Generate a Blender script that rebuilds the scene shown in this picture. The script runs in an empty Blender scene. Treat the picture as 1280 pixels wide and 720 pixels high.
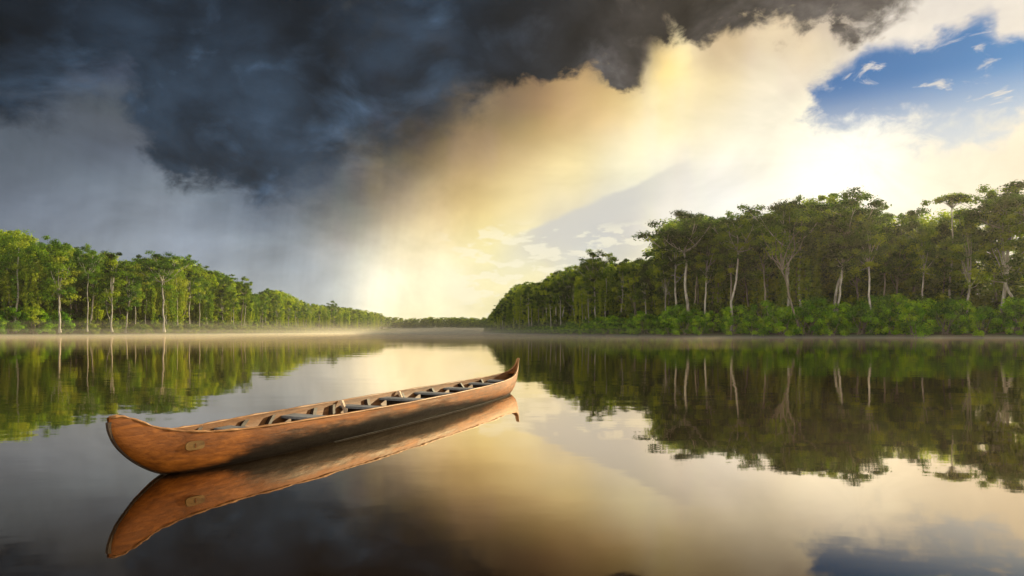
import bpy, math, random
import numpy as np
from mathutils import Vector, Matrix, Euler

R = math.radians
scene = bpy.context.scene
COL = scene.collection
F = 853.0          # focal length in photo pixels (1280 wide), 24 mm lens
HY = 415.0         # photo row of the horizon
CAM_H = 1.3
SUN_AZ, SUN_EL = 43.0, 14.0   # degrees, azimuth from +Y towards +X

def lin(c):
    out = []
    for v in c:
        v = v / 255.0
        out.append(v / 12.92 if v <= 0.04045 else ((v + 0.055) / 1.055) ** 2.4)
    return out

# ------------------------------------------------------------------ camera
cam_d = bpy.data.cameras.new('camera')
cam = bpy.data.objects.new('camera', cam_d); COL.objects.link(cam)
cam.location = (0, 0, CAM_H); cam.rotation_euler = (R(90), 0, 0)
cam_d.sensor_width = 36; cam_d.lens = 36 * F / 1280
cam_d.shift_y = (HY - 360) / 1280
cam_d.clip_start = 0.05; cam_d.clip_end = 20000
scene.camera = cam
scene.view_settings.view_transform = 'Standard'
try: scene.view_settings.look = 'None'
except Exception: pass
scene.view_settings.exposure = 1.0
scene.view_settings.gamma = 1.0
cy = scene.cycles
cy.max_bounces = 7; cy.diffuse_bounces = 3; cy.glossy_bounces = 3; cy.transmission_bounces = 4
cy.volume_bounces = 0; cy.transparent_max_bounces = 16
cy.sample_clamp_indirect = 6.0
cy.use_denoising = True
try: cy.denoiser = 'OPENIMAGEDENOISE'
except Exception: pass
cy.use_adaptive_sampling = True
cy.adaptive_threshold = 0.01

# ------------------------------------------------------------------ node helper
class N:
    """small expression helper: builds math nodes in one tree"""
    def __init__(s, tree): s.t = tree
    def new(s, typ, **kw):
        n = s.t.nodes.new(typ)
        for k, v in kw.items(): setattr(n, k, v)
        return n
    def put(s, sock, v):
        if v is None: return
        if isinstance(v, bpy.types.NodeSocket): s.t.links.new(v, sock)
        else: sock.default_value = v
    def m(s, op, a, b=None, c=None, clamp=False):
        n = s.new('ShaderNodeMath', operation=op, use_clamp=clamp)
        s.put(n.inputs[0], a); s.put(n.inputs[1], b)
        if c is not None: s.put(n.inputs[2], c)
        return n.outputs[0]
    def v(s, op, a, b=None, c=None, scale=None, out=0):
        n = s.new('ShaderNodeVectorMath', operation=op)
        s.put(n.inputs[0], a); s.put(n.inputs[1], b)
        if c is not None: s.put(n.inputs[2], c)
        if scale is not None: s.put(n.inputs[3], scale)
        return n.outputs[out]
    def comb(s, x, y, z=0.0):
        n = s.new('ShaderNodeCombineXYZ')
        s.put(n.inputs[0], x); s.put(n.inputs[1], y); s.put(n.inputs[2], z)
        return n.outputs[0]
    def noise(s, vec, scale=1.0, detail=4.0, rough=0.5, dist=0.0, lac=2.0, col=False):
        n = s.new('ShaderNodeTexNoise')
        s.put(n.inputs['Vector'], vec); n.inputs['Scale'].default_value = scale
        n.inputs['Detail'].default_value = detail; n.inputs['Roughness'].default_value = rough
        n.inputs['Distortion'].default_value = dist; n.inputs['Lacunarity'].default_value = lac
        return n.outputs['Color'] if col else n.outputs[0]
    def smooth(s, x, a, b, to0=0.0, to1=1.0):
        n = s.new('ShaderNodeMapRange', interpolation_type='SMOOTHSTEP')
        s.put(n.inputs[0], x); s.put(n.inputs[1], a); s.put(n.inputs[2], b)
        s.put(n.inputs[3], to0); s.put(n.inputs[4], to1)
        return n.outputs[0]
    def mix(s, f, a, b):
        n = s.new('ShaderNodeMix', data_type='RGBA')
        s.put(n.inputs[0], f); s.put(n.inputs[6], a); s.put(n.inputs[7], b)
        return n.outputs[2]

def ang(px, py):
    """photo pixel -> azimuth, elevation (degrees)"""
    x = (px - 640) / F; z = (HY - py) / F
    return math.degrees(math.atan(x)), math.degrees(math.atan2(z, math.hypot(x, 1)))

# ------------------------------------------------------------------ sky
world = bpy.data.worlds.new('World'); scene.world = world; world.use_nodes = True
wt = world.node_tree
for n in list(wt.nodes): wt.nodes.remove(n)
g = N(wt)
tc = g.new('ShaderNodeTexCoord').outputs['Generated']
sep = g.new('ShaderNodeSeparateXYZ'); wt.links.new(tc, sep.inputs[0])
X, Y, Z = sep.outputs
AZ = g.m('MULTIPLY', g.m('ARCTAN2', X, Y), 57.29578)
EL = g.m('MULTIPLY', g.m('ARCSINE', Z), 57.29578)
P0 = g.comb(AZ, EL, 0.0)                       # degrees on the dome
# billows: one coarse and one fine noise; they shade the clouds and also break up every cloud edge
n_big = g.noise(g.v('MULTIPLY', P0, (1, 1.6, 1)), 0.125, 7.0, 0.56, 0.35)
off = g.v('ADD', P0, (1.1, -1.0, 0))                     # the same billows seen a step towards the sun
n_sh = g.noise(g.v('MULTIPLY', off, (1, 1.6, 1)), 0.125, 7.0, 0.56, 0.35)
n_fine = g.noise(g.v('MULTIPLY', P0, (1, 1.3, 1)), 0.42, 5.0, 0.6, 0.3)
nb = g.m('SUBTRACT', n_big, 0.5); nf = g.m('SUBTRACT', n_fine, 0.5)
AZw = g.m('MULTIPLY_ADD', nf, 2.6, g.m('MULTIPLY_ADD', nb, 5.5, AZ))
ELw = g.m('MULTIPLY_ADD', nf, 3.2, g.m('MULTIPLY_ADD', nb, -4.0, EL))

DEG = 57.29578 / F
A0, A1, E0, E1 = -44.0, 44.0, -3.0, 33.0
ga = np.linspace(A0, A1, 67); ge = np.linspace(E0, E1, 34)
def blend(lst, base):
    """hand placed cloud tones (px, py, value, radius px[, radius py]) blended over the dome grid"""
    GA, GE = np.meshgrid(ga, ge, indexing='ij')
    b, bw = base; b = np.atleast_1d(np.array(b, float))
    acc = np.zeros(GA.shape + (len(b),)) + b * bw; W = np.zeros(GA.shape) + bw
    for it in lst:
        px, py, val, r = it[:4]; ry = it[4] if len(it) > 4 else r
        a, e = ang(px, py)
        d2 = ((GA - a) / (r * DEG)) ** 2 + ((GE - e) / (ry * DEG)) ** 2
        w = np.exp(-d2) + 0.004 / (1 + d2) ** 2
        acc += w[..., None] * np.atleast_1d(np.array(val, float)); W += w
    return acc / W[..., None]
def curve3(vec, xs, cols):
    n = g.new('ShaderNodeRGBCurve'); mp = n.mapping; mp.use_clip = False
    for ch in range(3):
        cu = mp.curves[ch]; ys = cols[ch]
        while len(cu.points) < len(xs): cu.points.new(0.5, 0.5)
        for p_, x_, y_ in zip(cu.points, xs, ys):
            p_.location = (float(x_), float(y_)); p_.handle_type = 'AUTO'
    mp.update()
    g.put(n.inputs['Color'], vec)
    return n.outputs[0]
def field3(grid, av, ev, K):
    """three channel field over azimuth x elevation as a short sum of curve products"""
    xa = (ga - A0) / (A1 - A0); xe = (ge - E0) / (E1 - E0)
    dec = [np.linalg.svd(grid[..., c], full_matrices=False) for c in range(3)]
    acc = None
    for k in range(K):
        ua, ve = [], []
        for c in range(3):
            u, s_, vt = dec[c]
            r_ = math.sqrt(s_[k]); ua.append(u[:, k] * r_); ve.append(vt[k] * r_)
        off, mul = [], []
        def norm(L):
            lo = [float(x.min()) for x in L]; sp = [float(x.max() - x.min()) + 1e-6 for x in L]
            return [(x - l) / s2 for x, l, s2 in zip(L, lo, sp)], lo, sp
        Ln, lo, sp = norm(ua); ca = g.v('MULTIPLY_ADD', curve3(av, xa, Ln), tuple(sp), tuple(lo))
        Ln, lo, sp = norm(ve); ce = g.v('MULTIPLY_ADD', curve3(ev, xe, Ln), tuple(sp), tuple(lo))
        acc = g.v('MULTIPLY', ca, ce) if acc is None else g.v('MULTIPLY_ADD', ca, ce, acc)
    err = [float(np.abs(sum(d[1][k] * np.outer(d[0][:, k], d[2][k]) for k in range(K)) - grid[..., c]).max()) for c, d in enumerate(dec)]
    print('FIELD', K, err)
    return acc
def unit(x, lo, hi):
    t = g.m('MULTIPLY_ADD', x, 1 / (hi - lo), -lo / (hi - lo), clamp=True)
    return g.comb(t, t, t)

def C(r, g_, b, k=1.0): return [v * k for v in lin((r, g_, b))]
AMB = C(220, 216, 204, 2.3)
ZEN = C(120, 130, 150)
back = [
 (0,285,C(112,122,136),80),(110,290,C(124,134,147),70),(0,225,C(84,94,107),60),(0,165,C(66,76,88),60),(130,150,C(72,80,92),70),(120,210,C(82,92,104),50),
 (205,285,C(138,148,160),55),(290,335,C(140,150,162),55),(370,345,C(158,166,172),50),(330,258,C(84,97,114),55),(260,262,C(108,120,134),40),
 (0,370,C(140,150,160),80),(160,345,C(142,152,163),80),
 (418,340,C(188,190,186),34),(468,345,C(255,250,226,1.03),38),(510,305,C(250,232,190),40),(440,285,C(140,137,126),42),(405,250,C(92,100,108),45),
 (490,250,C(120,108,90),42),(560,262,C(232,204,146),42),(600,215,C(200,168,116),42),(545,205,C(108,96,78),42),(620,160,C(128,110,88),40),(520,160,C(70,66,62),40),
 (650,240,C(251,230,168),45),(655,125,C(136,112,84),38),(680,180,C(206,172,118),38),(715,215,C(252,234,176),42),(725,140,C(206,172,120),36),
 (790,195,C(255,248,212,1.02),42),(770,145,C(240,206,140),32),(850,130,C(254,236,186),40),(775,55,C(120,104,88),36),(838,90,C(255,222,140,1.05),18),
 (900,105,C(252,234,190),40),(905,72,C(190,160,120),30),(980,48,C(215,192,158),26),(1000,60,C(240,220,186),40),(1100,35,C(238,228,214),45),(960,150,C(252,244,222,1.0),55),(1040,20,C(170,155,140),30),
 (560,345,C(254,246,214),42),(600,310,C(246,232,160),34),(640,325,C(240,236,206),30),(690,285,C(216,212,200),34),(760,258,C(212,210,204),36),(700,245,C(250,238,196),26),
 (850,235,C(240,234,220),40),(740,310,C(208,210,206),34),(640,375,C(252,240,186),45),(530,385,C(252,240,196),50),(660,300,C(252,240,182),22),
 (900,255,C(252,250,240),45),(1070,225,C(255,250,232,1.35),62),(1190,190,C(252,242,222),55),(1280,200,C(248,232,204),60),
 (1200,20,C(228,220,210),45),(1290,45,C(238,230,220),45),(1400,150,C(250,232,200),120),(1180,260,C(255,246,220,1.05),90),
 (760,400,C(250,240,205),60),(900,400,C(250,240,215),70),(1100,380,C(254,244,215),90),(1280,350,C(250,235,205),90),
 (-80,300,C(110,120,135),80),(-80,100,C(60,68,82),80),(0,440,C(150,158,165),80),(300,440,C(190,195,190),80),(640,-80,C(90,80,70),60),
]
storm_m = [
 (0,0,1,80),(150,20,1,80),(300,20,1,80),(450,20,1,80),(600,10,1,70),(750,5,1,60),(900,-5,1,50),(1010,8,.8,36),(1120,-40,.7,50),
 (0,110,.7,45),(50,118,.8,30),(205,150,1,45),(235,205,1.1,38),(300,185,1,50),(330,120,1,60),(400,190,.8,50),(450,130,1,60),(540,90,1,55),
 (610,50,1,50),(690,45,1,45),(785,92,.95,24,20),(345,225,.5,40),(250,100,1,50),
 (145,190,-.8,42),(130,125,-.9,32),(150,80,-.3,22),(100,160,-.6,26),(0,215,-.7,60),(90,235,-.9,60),(195,265,-1.1,32),(265,262,-.9,35),(330,300,-.8,60),(430,265,-.45,50),(500,215,-.2,50),
 (580,165,-.2,36),(650,130,-.7,30),(715,120,-.7,32),(850,95,-1,30),(830,50,-.05,24),(920,60,-.8,34),(1020,55,-1,40),(1150,25,-.8,34),(1085,8,.8,30),(1130,-8,.9,30),(1060,-25,1,40),
 (790,150,-1,32),(600,220,-1,60),(500,320,-1,90),(740,85,-.1,22),(1250,0,-1,80),
 (200,-250,1,220),(800,-250,1,200),(1400,-300,-.2,250),(800,300,-1,200),(100,400,-1,150),
]
storm_c = [
 (0,0,C(22,30,44),90),(60,125,C(36,44,58),60),(150,95,C(66,74,86),55),(230,40,C(34,42,56),60),(270,95,C(62,72,88),45),
 (335,125,C(74,84,100),40),(300,190,C(42,52,68),55),(400,50,C(30,38,52),60),(470,70,C(54,62,76),40),(545,60,C(66,72,86),35),
 (450,200,C(58,64,74),60),(600,45,C(38,42,52),60),(710,40,C(46,46,52),50),(850,15,C(62,57,55),60),(1010,5,C(92,82,74),60),
 (785,95,C(104,92,82),40),(560,115,C(56,57,62),40),(350,235,C(62,76,92),50),(800,55,C(70,64,60),30),
]
blue_m = [
 (1035,122,1.3,30),(1085,108,1.3,34),(1135,102,1.4,36),(1190,110,1.4,36),(1245,115,1.4,34),(1290,115,1.6,38),(1215,145,1.1,32),(1150,140,1.0,32),(1090,145,.7,26),(1225,36,1.0,14,18),(1190,72,1.2,22),(1225,66,.9,20),(1275,88,1.3,22),(1010,122,.9,22),(1035,150,1.0,24),(1085,165,.7,26),(1175,165,.9,28),(1250,158,.8,26),(1370,120,1.4,60),
 (985,85,-1,30),(985,135,-1,34),(1070,48,-1,28),(1140,40,-1,28),(1165,34,-.6,16),(1260,34,-1,22),(1285,185,-1.1,26),(1215,208,-.8,28),
 (1120,200,-.5,28),(1040,180,-.4,26),(1180,12,-.8,22),(1300,20,-1,40),(900,120,-1,80),(1050,240,-1,80),(1250,240,-1,80),(1460,190,-1,60),
 (1100,-60,-1,80),(500,200,-1,250),
]
G_back = blend(back, (C(215, 212, 200), 1e-5))
G_mask = np.concatenate([blend(storm_m, (-0.55, 1e-5)), blend(blue_m, (-0.25, 1e-3)), blend([(p[0], p[1], 1.0 * sum(p[2]) / 3, p[3]) for p in storm_c], (0.07, 1e-4))], axis=-1)
mild_a = unit(g.m('MULTIPLY_ADD', nf, 1.2, AZ), A0, A1); mild_e = unit(g.m('MULTIPLY_ADD', nf, 1.2, EL), E0, E1)
warp_a = unit(AZw, A0, A1); warp_e = unit(ELw, E0, E1)
cb = field3(G_back, mild_a, mild_e, 8)
fm = field3(G_mask, warp_a, warp_e, 9)
fs = g.new('ShaderNodeSeparateXYZ'); wt.links.new(fm, fs.inputs[0])
sm, bm, sl = fs.outputs
# storm cloud colour: slate blue in the west, warm brown grey near the light
tint = g.mix(g.smooth(AZ, -6.0, 12.0), (0.55, 0.95, 1.55, 1), (1.12, 0.98, 0.90, 1))
sc = g.v('SCALE', tint, scale=sl)
relief = g.m('SUBTRACT', n_big, n_sh)
# rain streaks falling to the left, slanting a little
rain = g.noise(g.v('MULTIPLY', g.comb(g.m('MULTIPLY_ADD', EL, -0.12, AZ), EL, 3.0), (0.55, 0.05, 1)), 1.0, 4.0, 0.6)
# light shafts fanning out from the hidden sun
sa, se = 27.0, 13.0
dx = g.m('SUBTRACT', AZ, sa); dy = g.m('SUBTRACT', EL, se)
th = g.m('ARCTAN2', dy, dx)
ray = g.noise(g.comb(th, 0.0, 7.0), 5.0, 3.0, 0.55)

left = g.smooth(AZ, 2.0, -14.0)
right = g.m('SUBTRACT', 1.0, left)
k_b = g.m('MULTIPLY_ADD', nb, 0.22, g.m('MULTIPLY_ADD', left, 0.12, 1.0))
k_b = g.m('MULTIPLY', k_b, g.m('MULTIPLY_ADD', relief, g.m('MULTIPLY_ADD', left, 0.5, 0.3), 1.0))
k_b = g.m('MULTIPLY', k_b, g.m('MULTIPLY_ADD', g.m('MULTIPLY', g.m('SUBTRACT', rain, 0.5), left), 0.38, 1.0))
k_b = g.m('MULTIPLY', k_b, g.m('MULTIPLY_ADD', g.m('MULTIPLY', g.m('SUBTRACT', ray, 0.5), right), 0.2, 1.0))
cb = g.v('SCALE', cb, scale=k_b)
# pale grey layer cloud with a clean upper edge rising towards the sun
wl = g.m('SUBTRACT', g.m('MULTIPLY_ADD', g.m('SUBTRACT', AZ, 2.0), 0.40, g.m('MULTIPLY_ADD', nf, 1.1, 9.0)), EL)
wm = g.m('MULTIPLY', g.smooth(wl, 0.0, 0.5), g.smooth(wl, 4.2, 1.5))
wm = g.m('MULTIPLY', wm, g.m('MULTIPLY', g.smooth(AZ, -2.0, 3.0), g.smooth(AZ, 17.0, 9.0)))
cb = g.mix(g.m('MULTIPLY', wm, 0.8), cb, C(206, 205, 200) + [1])
# low sunlit puffs under it
pf = g.smooth(g.m('ADD', g.noise(g.v('MULTIPLY', P0, (1, 2.6, 1)), 0.32, 5.0, 0.55), g.m('MULTIPLY', g.smooth(EL, 10.0, 6.0), 0.06)), 0.54, 0.60)
pf = g.m('MULTIPLY', pf, g.m('MULTIPLY', g.smooth(EL, 9.5, 8.0), g.smooth(AZ, -7.0, -3.0)))
cb = g.mix(g.m('MULTIPLY', pf, 0.55), cb, C(253, 246, 218, 1.02) + [1])

# clear sky seen in the gap: the Nishita sky itself
sky = g.new('ShaderNodeTexSky', sky_type='NISHITA'); sky.sun_disc = False
sky.sun_elevation = R(SUN_EL); sky.sun_rotation = R(SUN_AZ)
sky.air_density = 1.0; sky.dust_density = 0.3; sky.ozone_density = 3.0
SKYK = 0.1
nish = g.v('SCALE', sky.outputs[0], scale=SKYK)
nish = g.v('MULTIPLY', nish, (0.14, 0.36, 0.62))
hz = g.smooth(EL, 18.5, 13.0)
nish = g.mix(g.m('MULTIPLY', hz, 0.85), nish, C(225, 226, 222) + [1])
bfield = g.m('ADD', g.m('ADD', bm, 0.28), g.m('MULTIPLY', nf, 2.1))
bmask = g.smooth(bfield, -0.15, g.smooth(EL, 17.5, 14.0, 0.75, 1.5))
wisp = g.smooth(g.noise(g.v('MULTIPLY', P0, (1, 2.4, 1)), 0.28, 5.0, 0.6, 0.8), 0.58, 0.72)
bmask = g.m('MULTIPLY', bmask, g.m('MULTIPLY_ADD', wisp, -0.75, 1.0))
col = g.mix(bmask, cb, nish)

# storm cloud
sfield = g.m('ADD', sm, g.m('MULTIPLY', nf, 0.8))
sfield = g.m('ADD', sfield, g.m('MULTIPLY', nb, 0.9))
edge = g.m('MULTIPLY', g.smooth(AZ, -20.0, -14.0, 0.36, 0.66), g.smooth(AZ, -6.0, 2.0, 1.0, 0.30))   # softest where the rain falls
smask = g.smooth(sfield, g.m('MULTIPLY', edge, -1.0), g.m('MULTIPLY', edge, 1.6))
k_s = g.m('MULTIPLY_ADD', g.m('ABSOLUTE', nb), 3.4, g.m('MULTIPLY_ADD', nb, 0.5, 0.72))
k_s = g.m('MULTIPLY', k_s, g.m('MULTIPLY_ADD', relief, 3.0, 1.03))
k_s = g.m('MULTIPLY', k_s, g.m('MULTIPLY_ADD', g.m('SUBTRACT', n_fine, 0.5), 0.5, 1.0))
k_s = g.m('MAXIMUM', k_s, 0.3)
sc = g.v('SCALE', sc, scale=k_s)
col = g.mix(smask, col, sc)
# the sky behind the camera: a bright, pale overcast
back_m = g.smooth(g.m('ABSOLUTE', AZ), 48.0, 80.0)
col = g.mix(back_m, col, AMB + [1])
col = g.mix(g.smooth(EL, 36.0, 55.0), col, ZEN + [1])
# below the horizon: dark river
col = g.mix(g.smooth(EL, -0.5, -3.0), col, (0.05, 0.045, 0.03, 1))
world.cycles.sampling_method = 'MANUAL'; world.cycles.sample_map_resolution = 256
bg = g.new('ShaderNodeBackground'); wt.links.new(col, bg.inputs[0]); bg.inputs[1].default_value = 0.5
wo = g.new('ShaderNodeOutputWorld'); wt.links.new(bg.outputs[0], wo.inputs[0])

# ------------------------------------------------------------------ sun
sd = bpy.data.lights.new('sun', 'SUN'); so = bpy.data.objects.new('sun', sd); COL.objects.link(so)
sd.energy = 5.0; sd.angle = R(0.5); sd.color = (1.0, 0.83, 0.50)
dirv = Vector((math.sin(R(SUN_AZ)) * math.cos(R(SUN_EL)), math.cos(R(SUN_AZ)) * math.cos(R(SUN_EL)), math.sin(R(SUN_EL))))
so.rotation_euler = (-dirv).to_track_quat('-Z', 'Y').to_euler()
so.location = (60, 60, 90)

# ------------------------------------------------------------------ materials
def material(name):
    m = bpy.data.materials.new(name); m.use_nodes = True
    t = m.node_tree
    for n in list(t.nodes): t.nodes.remove(n)
    out = t.nodes.new('ShaderNodeOutputMaterial')
    return m, N(t), out
def principled(g, out, **kw):
    b = g.new('ShaderNodeBsdfPrincipled')
    for k, v in kw.items(): g.put(b.inputs[k.replace('_', ' ')], v)
    g.t.links.new(b.outputs[0], out.inputs[0])
    return b
def ramp(g, f, stops):
    n = g.new('ShaderNodeValToRGB'); cr = n.color_ramp
    while len(cr.elements) < len(stops): cr.elements.new(0.5)
    for e, (p, c) in zip(cr.elements, stops):
        e.position = p; e.color = tuple(c[:3]) + (1,)
    g.put(n.inputs[0], f); return n.outputs[0]
def bump(g, h, strength, dist):
    n = g.new('ShaderNodeBump'); n.inputs['Strength'].default_value = strength
    n.inputs['Distance'].default_value = dist; g.put(n.inputs['Height'], h)
    return n.outputs[0]

def leaf_material(name, stops, trans, tcol, spread=0.5):
    m, g, out = material(name)
    at = g.new('ShaderNodeAttribute', attribute_name='tint'); oi = g.new('ShaderNodeObjectInfo')
    f = g.m('ADD', at.outputs['Fac'], g.m('MULTIPLY', g.m('SUBTRACT', oi.outputs['Random'], 0.5), spread), clamp=True)
    c = ramp(g, f, stops)
    b = g.new('ShaderNodeBsdfPrincipled'); g.put(b.inputs['Base Color'], c)
    b.inputs['Roughness'].default_value = 0.55; b.inputs['Specular IOR Level'].default_value = 0.10
    tr = g.new('ShaderNodeBsdfTranslucent')
    g.put(tr.inputs[0], g.v('MULTIPLY', c, tuple(tcol)))
    mx = g.new('ShaderNodeMixShader'); mx.inputs[0].default_value = trans
    g.t.links.new(b.outputs[0], mx.inputs[1]); g.t.links.new(tr.outputs[0], mx.inputs[2])
    g.t.links.new(mx.outputs[0], out.inputs[0])
    return m
M_LEAF = leaf_material('forest_leaves', [(0, (.010, .028, .002)), (.3, (.036, .075, .004)), (.65, (.115, .165, .007)), (1, (.27, .29, .015))], 0.50, (1.55, 1.85, 0.5))
M_LEAFY = leaf_material('yellow_green_leaves', [(0, (.030, .080, .006)), (.35, (.080, .165, .009)), (.7, (.17, .25, .012)), (1, (.28, .31, .03))], 0.40, (1.5, 1.5, 0.8))
M_BUSH = leaf_material('riverside_leaves', [(0, (.026, .080, .002)), (.3, (.090, .21, .004)), (.65, (.20, .36, .007)), (1, (.34, .44, .02))], 0.40, (1.5, 1.6, 0.8), 0.25)

def bark_material(name, dark, pale):
    m, g, out = material(name)
    tcn = g.new('ShaderNodeTexCoord').outputs['Object']
    n1 = g.noise(g.v('MULTIPLY', tcn, (2.5, 2.5, .6)), 1.0, 5, .6)
    c = ramp(g, n1, [(.3, dark), (.62, pale)])
    principled(g, out, Base_Color=c, Roughness=.85)
    return m
M_PALE = bark_material('pale_bark', (.12, .10, .075), (.44, .40, .33))
M_BARK = bark_material('grey_brown_bark', (.07, .055, .04), (.22, .18, .13))

def water_material():
    m, g, out = material('still_river_water')
    pos = g.new('ShaderNodeNewGeometry'); P = pos.outputs['Position']
    calm = g.noise(g.v('MULTIPLY', P, (.05, .035, 0)), 1.0, 2, .5)
    r1 = g.noise(g.v('MULTIPLY', P, (.55, 1.0, 0)), 1.6, 3, .55)
    r2 = g.noise(g.v('MULTIPLY', P, (.4, 1.0, 0)), .35, 2, .5)
    h = g.m('ADD', g.m('MULTIPLY', g.m('MULTIPLY', r1, g.smooth(calm, .42, .62, .25, 1.0)), .0046), g.m('MULTIPLY', r2, .0080))
    bn = g.new('ShaderNodeBump'); bn.inputs['Strength'].default_value = 1.0; bn.inputs['Distance'].default_value = 1.0
    g.put(bn.inputs['Height'], h)
    gl = g.new('ShaderNodeBsdfGlossy'); gl.inputs['Roughness'].default_value = 0.025
    gl.inputs[0].default_value = (1.0, .87, .71, 1)
    g.t.links.new(bn.outputs[0], gl.inputs['Normal'])
    df = g.new('ShaderNodeBsdfDiffuse'); df.inputs[0].default_value = (.0085, .0045, .0016, 1)
    inc = g.v('DOT_PRODUCT', pos.outputs['Incoming'], pos.outputs['Normal'], out=1)
    inc = g.m('ABSOLUTE', inc)
    f = g.m('POWER', 0.36788, g.m('POWER', g.m('DIVIDE', inc, WATER_K), 3.6))
    f = g.m('MULTIPLY_ADD', f, 0.95, 0.03)
    mx = g.new('ShaderNodeMixShader'); g.t.links.new(f, mx.inputs[0])
    g.t.links.new(df.outputs[0], mx.inputs[1]); g.t.links.new(gl.outputs[0], mx.inputs[2])
    g.t.links.new(mx.outputs[0], out.inputs[0])
    return m
WATER_K = 0.268

def ground_material():
    m, g, out = material('forest_soil')
    P = g.new('ShaderNodeNewGeometry').outputs['Position']
    n1 = g.noise(P, .8, 5, .6); n2 = g.noise(P, .12, 3, .5)
    c = g.mix(g.smooth(n2, .4, .6), ramp(g, n1, [(.3, (.05, .035, .02)), (.7, (.15, .10, .06))]), (.03, .045, .015, 1))
    principled(g, out, Base_Color=c, Roughness=.95, Normal=bump(g, n1, .6, .2))
    return m
M_GROUND = ground_material()

# ------------------------------------------------------------------ mesh helpers
def mesh_obj(name, verts, faces, mat, parent=None, smooth=False, tint=None, mats=None, midx=None):
    me = bpy.data.meshes.new(name)
    verts = np.asarray(verts, dtype=np.float32)
    if isinstance(faces, np.ndarray) and faces.ndim == 2:
        k = faces.shape[1]; nf_ = len(faces)
        me.vertices.add(len(verts)); me.vertices.foreach_set('co', verts.ravel())
        me.loops.add(nf_ * k); me.loops.foreach_set('vertex_index', faces.ravel().astype(np.int32))
        me.polygons.add(nf_)
        me.polygons.foreach_set('loop_start', np.arange(0, nf_ * k, k, dtype=np.int32))
        me.polygons.foreach_set('loop_total', np.full(nf_, k, dtype=np.int32))
        me.update(calc_edges=True)
    else:
        me.from_pydata([tuple(v) for v in verts], [], [tuple(f) for f in faces]); me.update()
    for m_ in (mats or [mat]): me.materials.append(m_)
    if midx is not None: me.polygons.foreach_set('material_index', np.asarray(midx, dtype=np.int32))
    if smooth: me.polygons.foreach_set('use_smooth', np.ones(len(me.polygons), dtype=bool))
    if tint is not None:
        a = me.attributes.new('tint', 'FLOAT', 'FACE'); a.data.foreach_set('value', np.asarray(tint, dtype=np.float32))
    o = bpy.data.objects.new(name, me); COL.objects.link(o)
    if parent is not None: o.parent = parent
    return o
def tag(o, label=None, cat=None, group=None, kind=None):
    if label: o['label'] = label
    if cat: o['category'] = cat
    if group: o['group'] = group
    if kind: o['kind'] = kind
    return o
def empty(name, loc=(0, 0, 0), rz=0.0):
    o = bpy.data.objects.new(name, None); o.empty_display_size = .3
    o.location = loc; o.rotation_euler = (0, 0, rz); COL.objects.link(o); return o

def tube(points, radii, sides=7):
    """tapered tube along points -> verts, quads"""
    pts = np.asarray(points, float); n = len(pts)
    V = []; Fc = []
    tang = np.gradient(pts, axis=0)
    for i in range(n):
        t = tang[i] / (np.linalg.norm(tang[i]) + 1e-9)
        up = np.array([1, 0, 0]) if abs(t[0]) < .9 else np.array([0, 1, 0])
        a = np.cross(t, up); a /= np.linalg.norm(a); b = np.cross(t, a)
        for k in range(sides):
            th_ = 2 * math.pi * k / sides
            V.append(pts[i] + radii[i] * (math.cos(th_) * a + math.sin(th_) * b))
    for i in range(n - 1):
        for k in range(sides):
            k2 = (k + 1) % sides
            Fc.append((i * sides + k, i * sides + k2, (i + 1) * sides + k2, (i + 1) * sides + k))
    return V, Fc
class Tubes:
    def __init__(s): s.V = []; s.F = []
    def add(s, pts, rad, sides=7):
        v, f = tube(pts, rad, sides); o = len(s.V)
        s.V += v; s.F += [tuple(i + o for i in q) for q in f]

# ------------------------------------------------------------------ river and banks
mesh_obj('water', [(-3000, -1500, 0), (3000, -1500, 0), (3000, 4500, 0), (-3000, 4500, 0)], [(0, 1, 2, 3)], water_material())
tag(bpy.data.objects['water'], kind='structure')
mesh_obj('ground', [(-3000, -1500, -3), (3000, -1500, -3), (3000, 4500, -3), (-3000, 4500, -3)], [(0, 1, 2, 3)], M_GROUND)
tag(bpy.data.objects['ground'], kind='structure')

SHORE_L = [(-175, -260), (-180, 60), (-184, 200), (-187.6, 255), (-168, 295), (-160, 400), (-177, 520), (-212, 750), (-203, 900), (-225, 1200), (-225, 1330)]
SHORE_R = [(-60, 1330), (-45, 1000), (-24.6, 750), (0, 480), (16, 340), (29.3, 250), (46.8, 192), (69.6, 168), (112.5, 150), (133, 128), (185, 70), (215, -60), (220, -260)]
def resample(poly, step, jit, rnd):
    P_ = np.array(poly, float); seg = np.linalg.norm(np.diff(P_, axis=0), axis=1); L = np.concatenate([[0], np.cumsum(seg)])
    s_ = np.arange(0, L[-1], step)
    x = np.interp(s_, L, P_[:, 0]); y = np.interp(s_, L, P_[:, 1])
    k = np.ones(5) / 5
    xs = np.convolve(np.pad(x, 2, 'edge'), k, 'valid'); ys = np.convolve(np.pad(y, 2, 'edge'), k, 'valid')
    return np.stack([xs, ys], 1)
def normals_of(pl, side):
    t = np.gradient(pl, axis=0); t /= np.linalg.norm(t, axis=1)[:, None]
    return np.stack([-t[:, 1], t[:, 0]], 1) * side
rng = np.random.default_rng(7)
CENTRE = [(-225, 1330), (-150, 1352), (-60, 1330)]
shore = resample(SHORE_L + CENTRE[1:] + SHORE_R[1:], 6.0, 0, rng)
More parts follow.
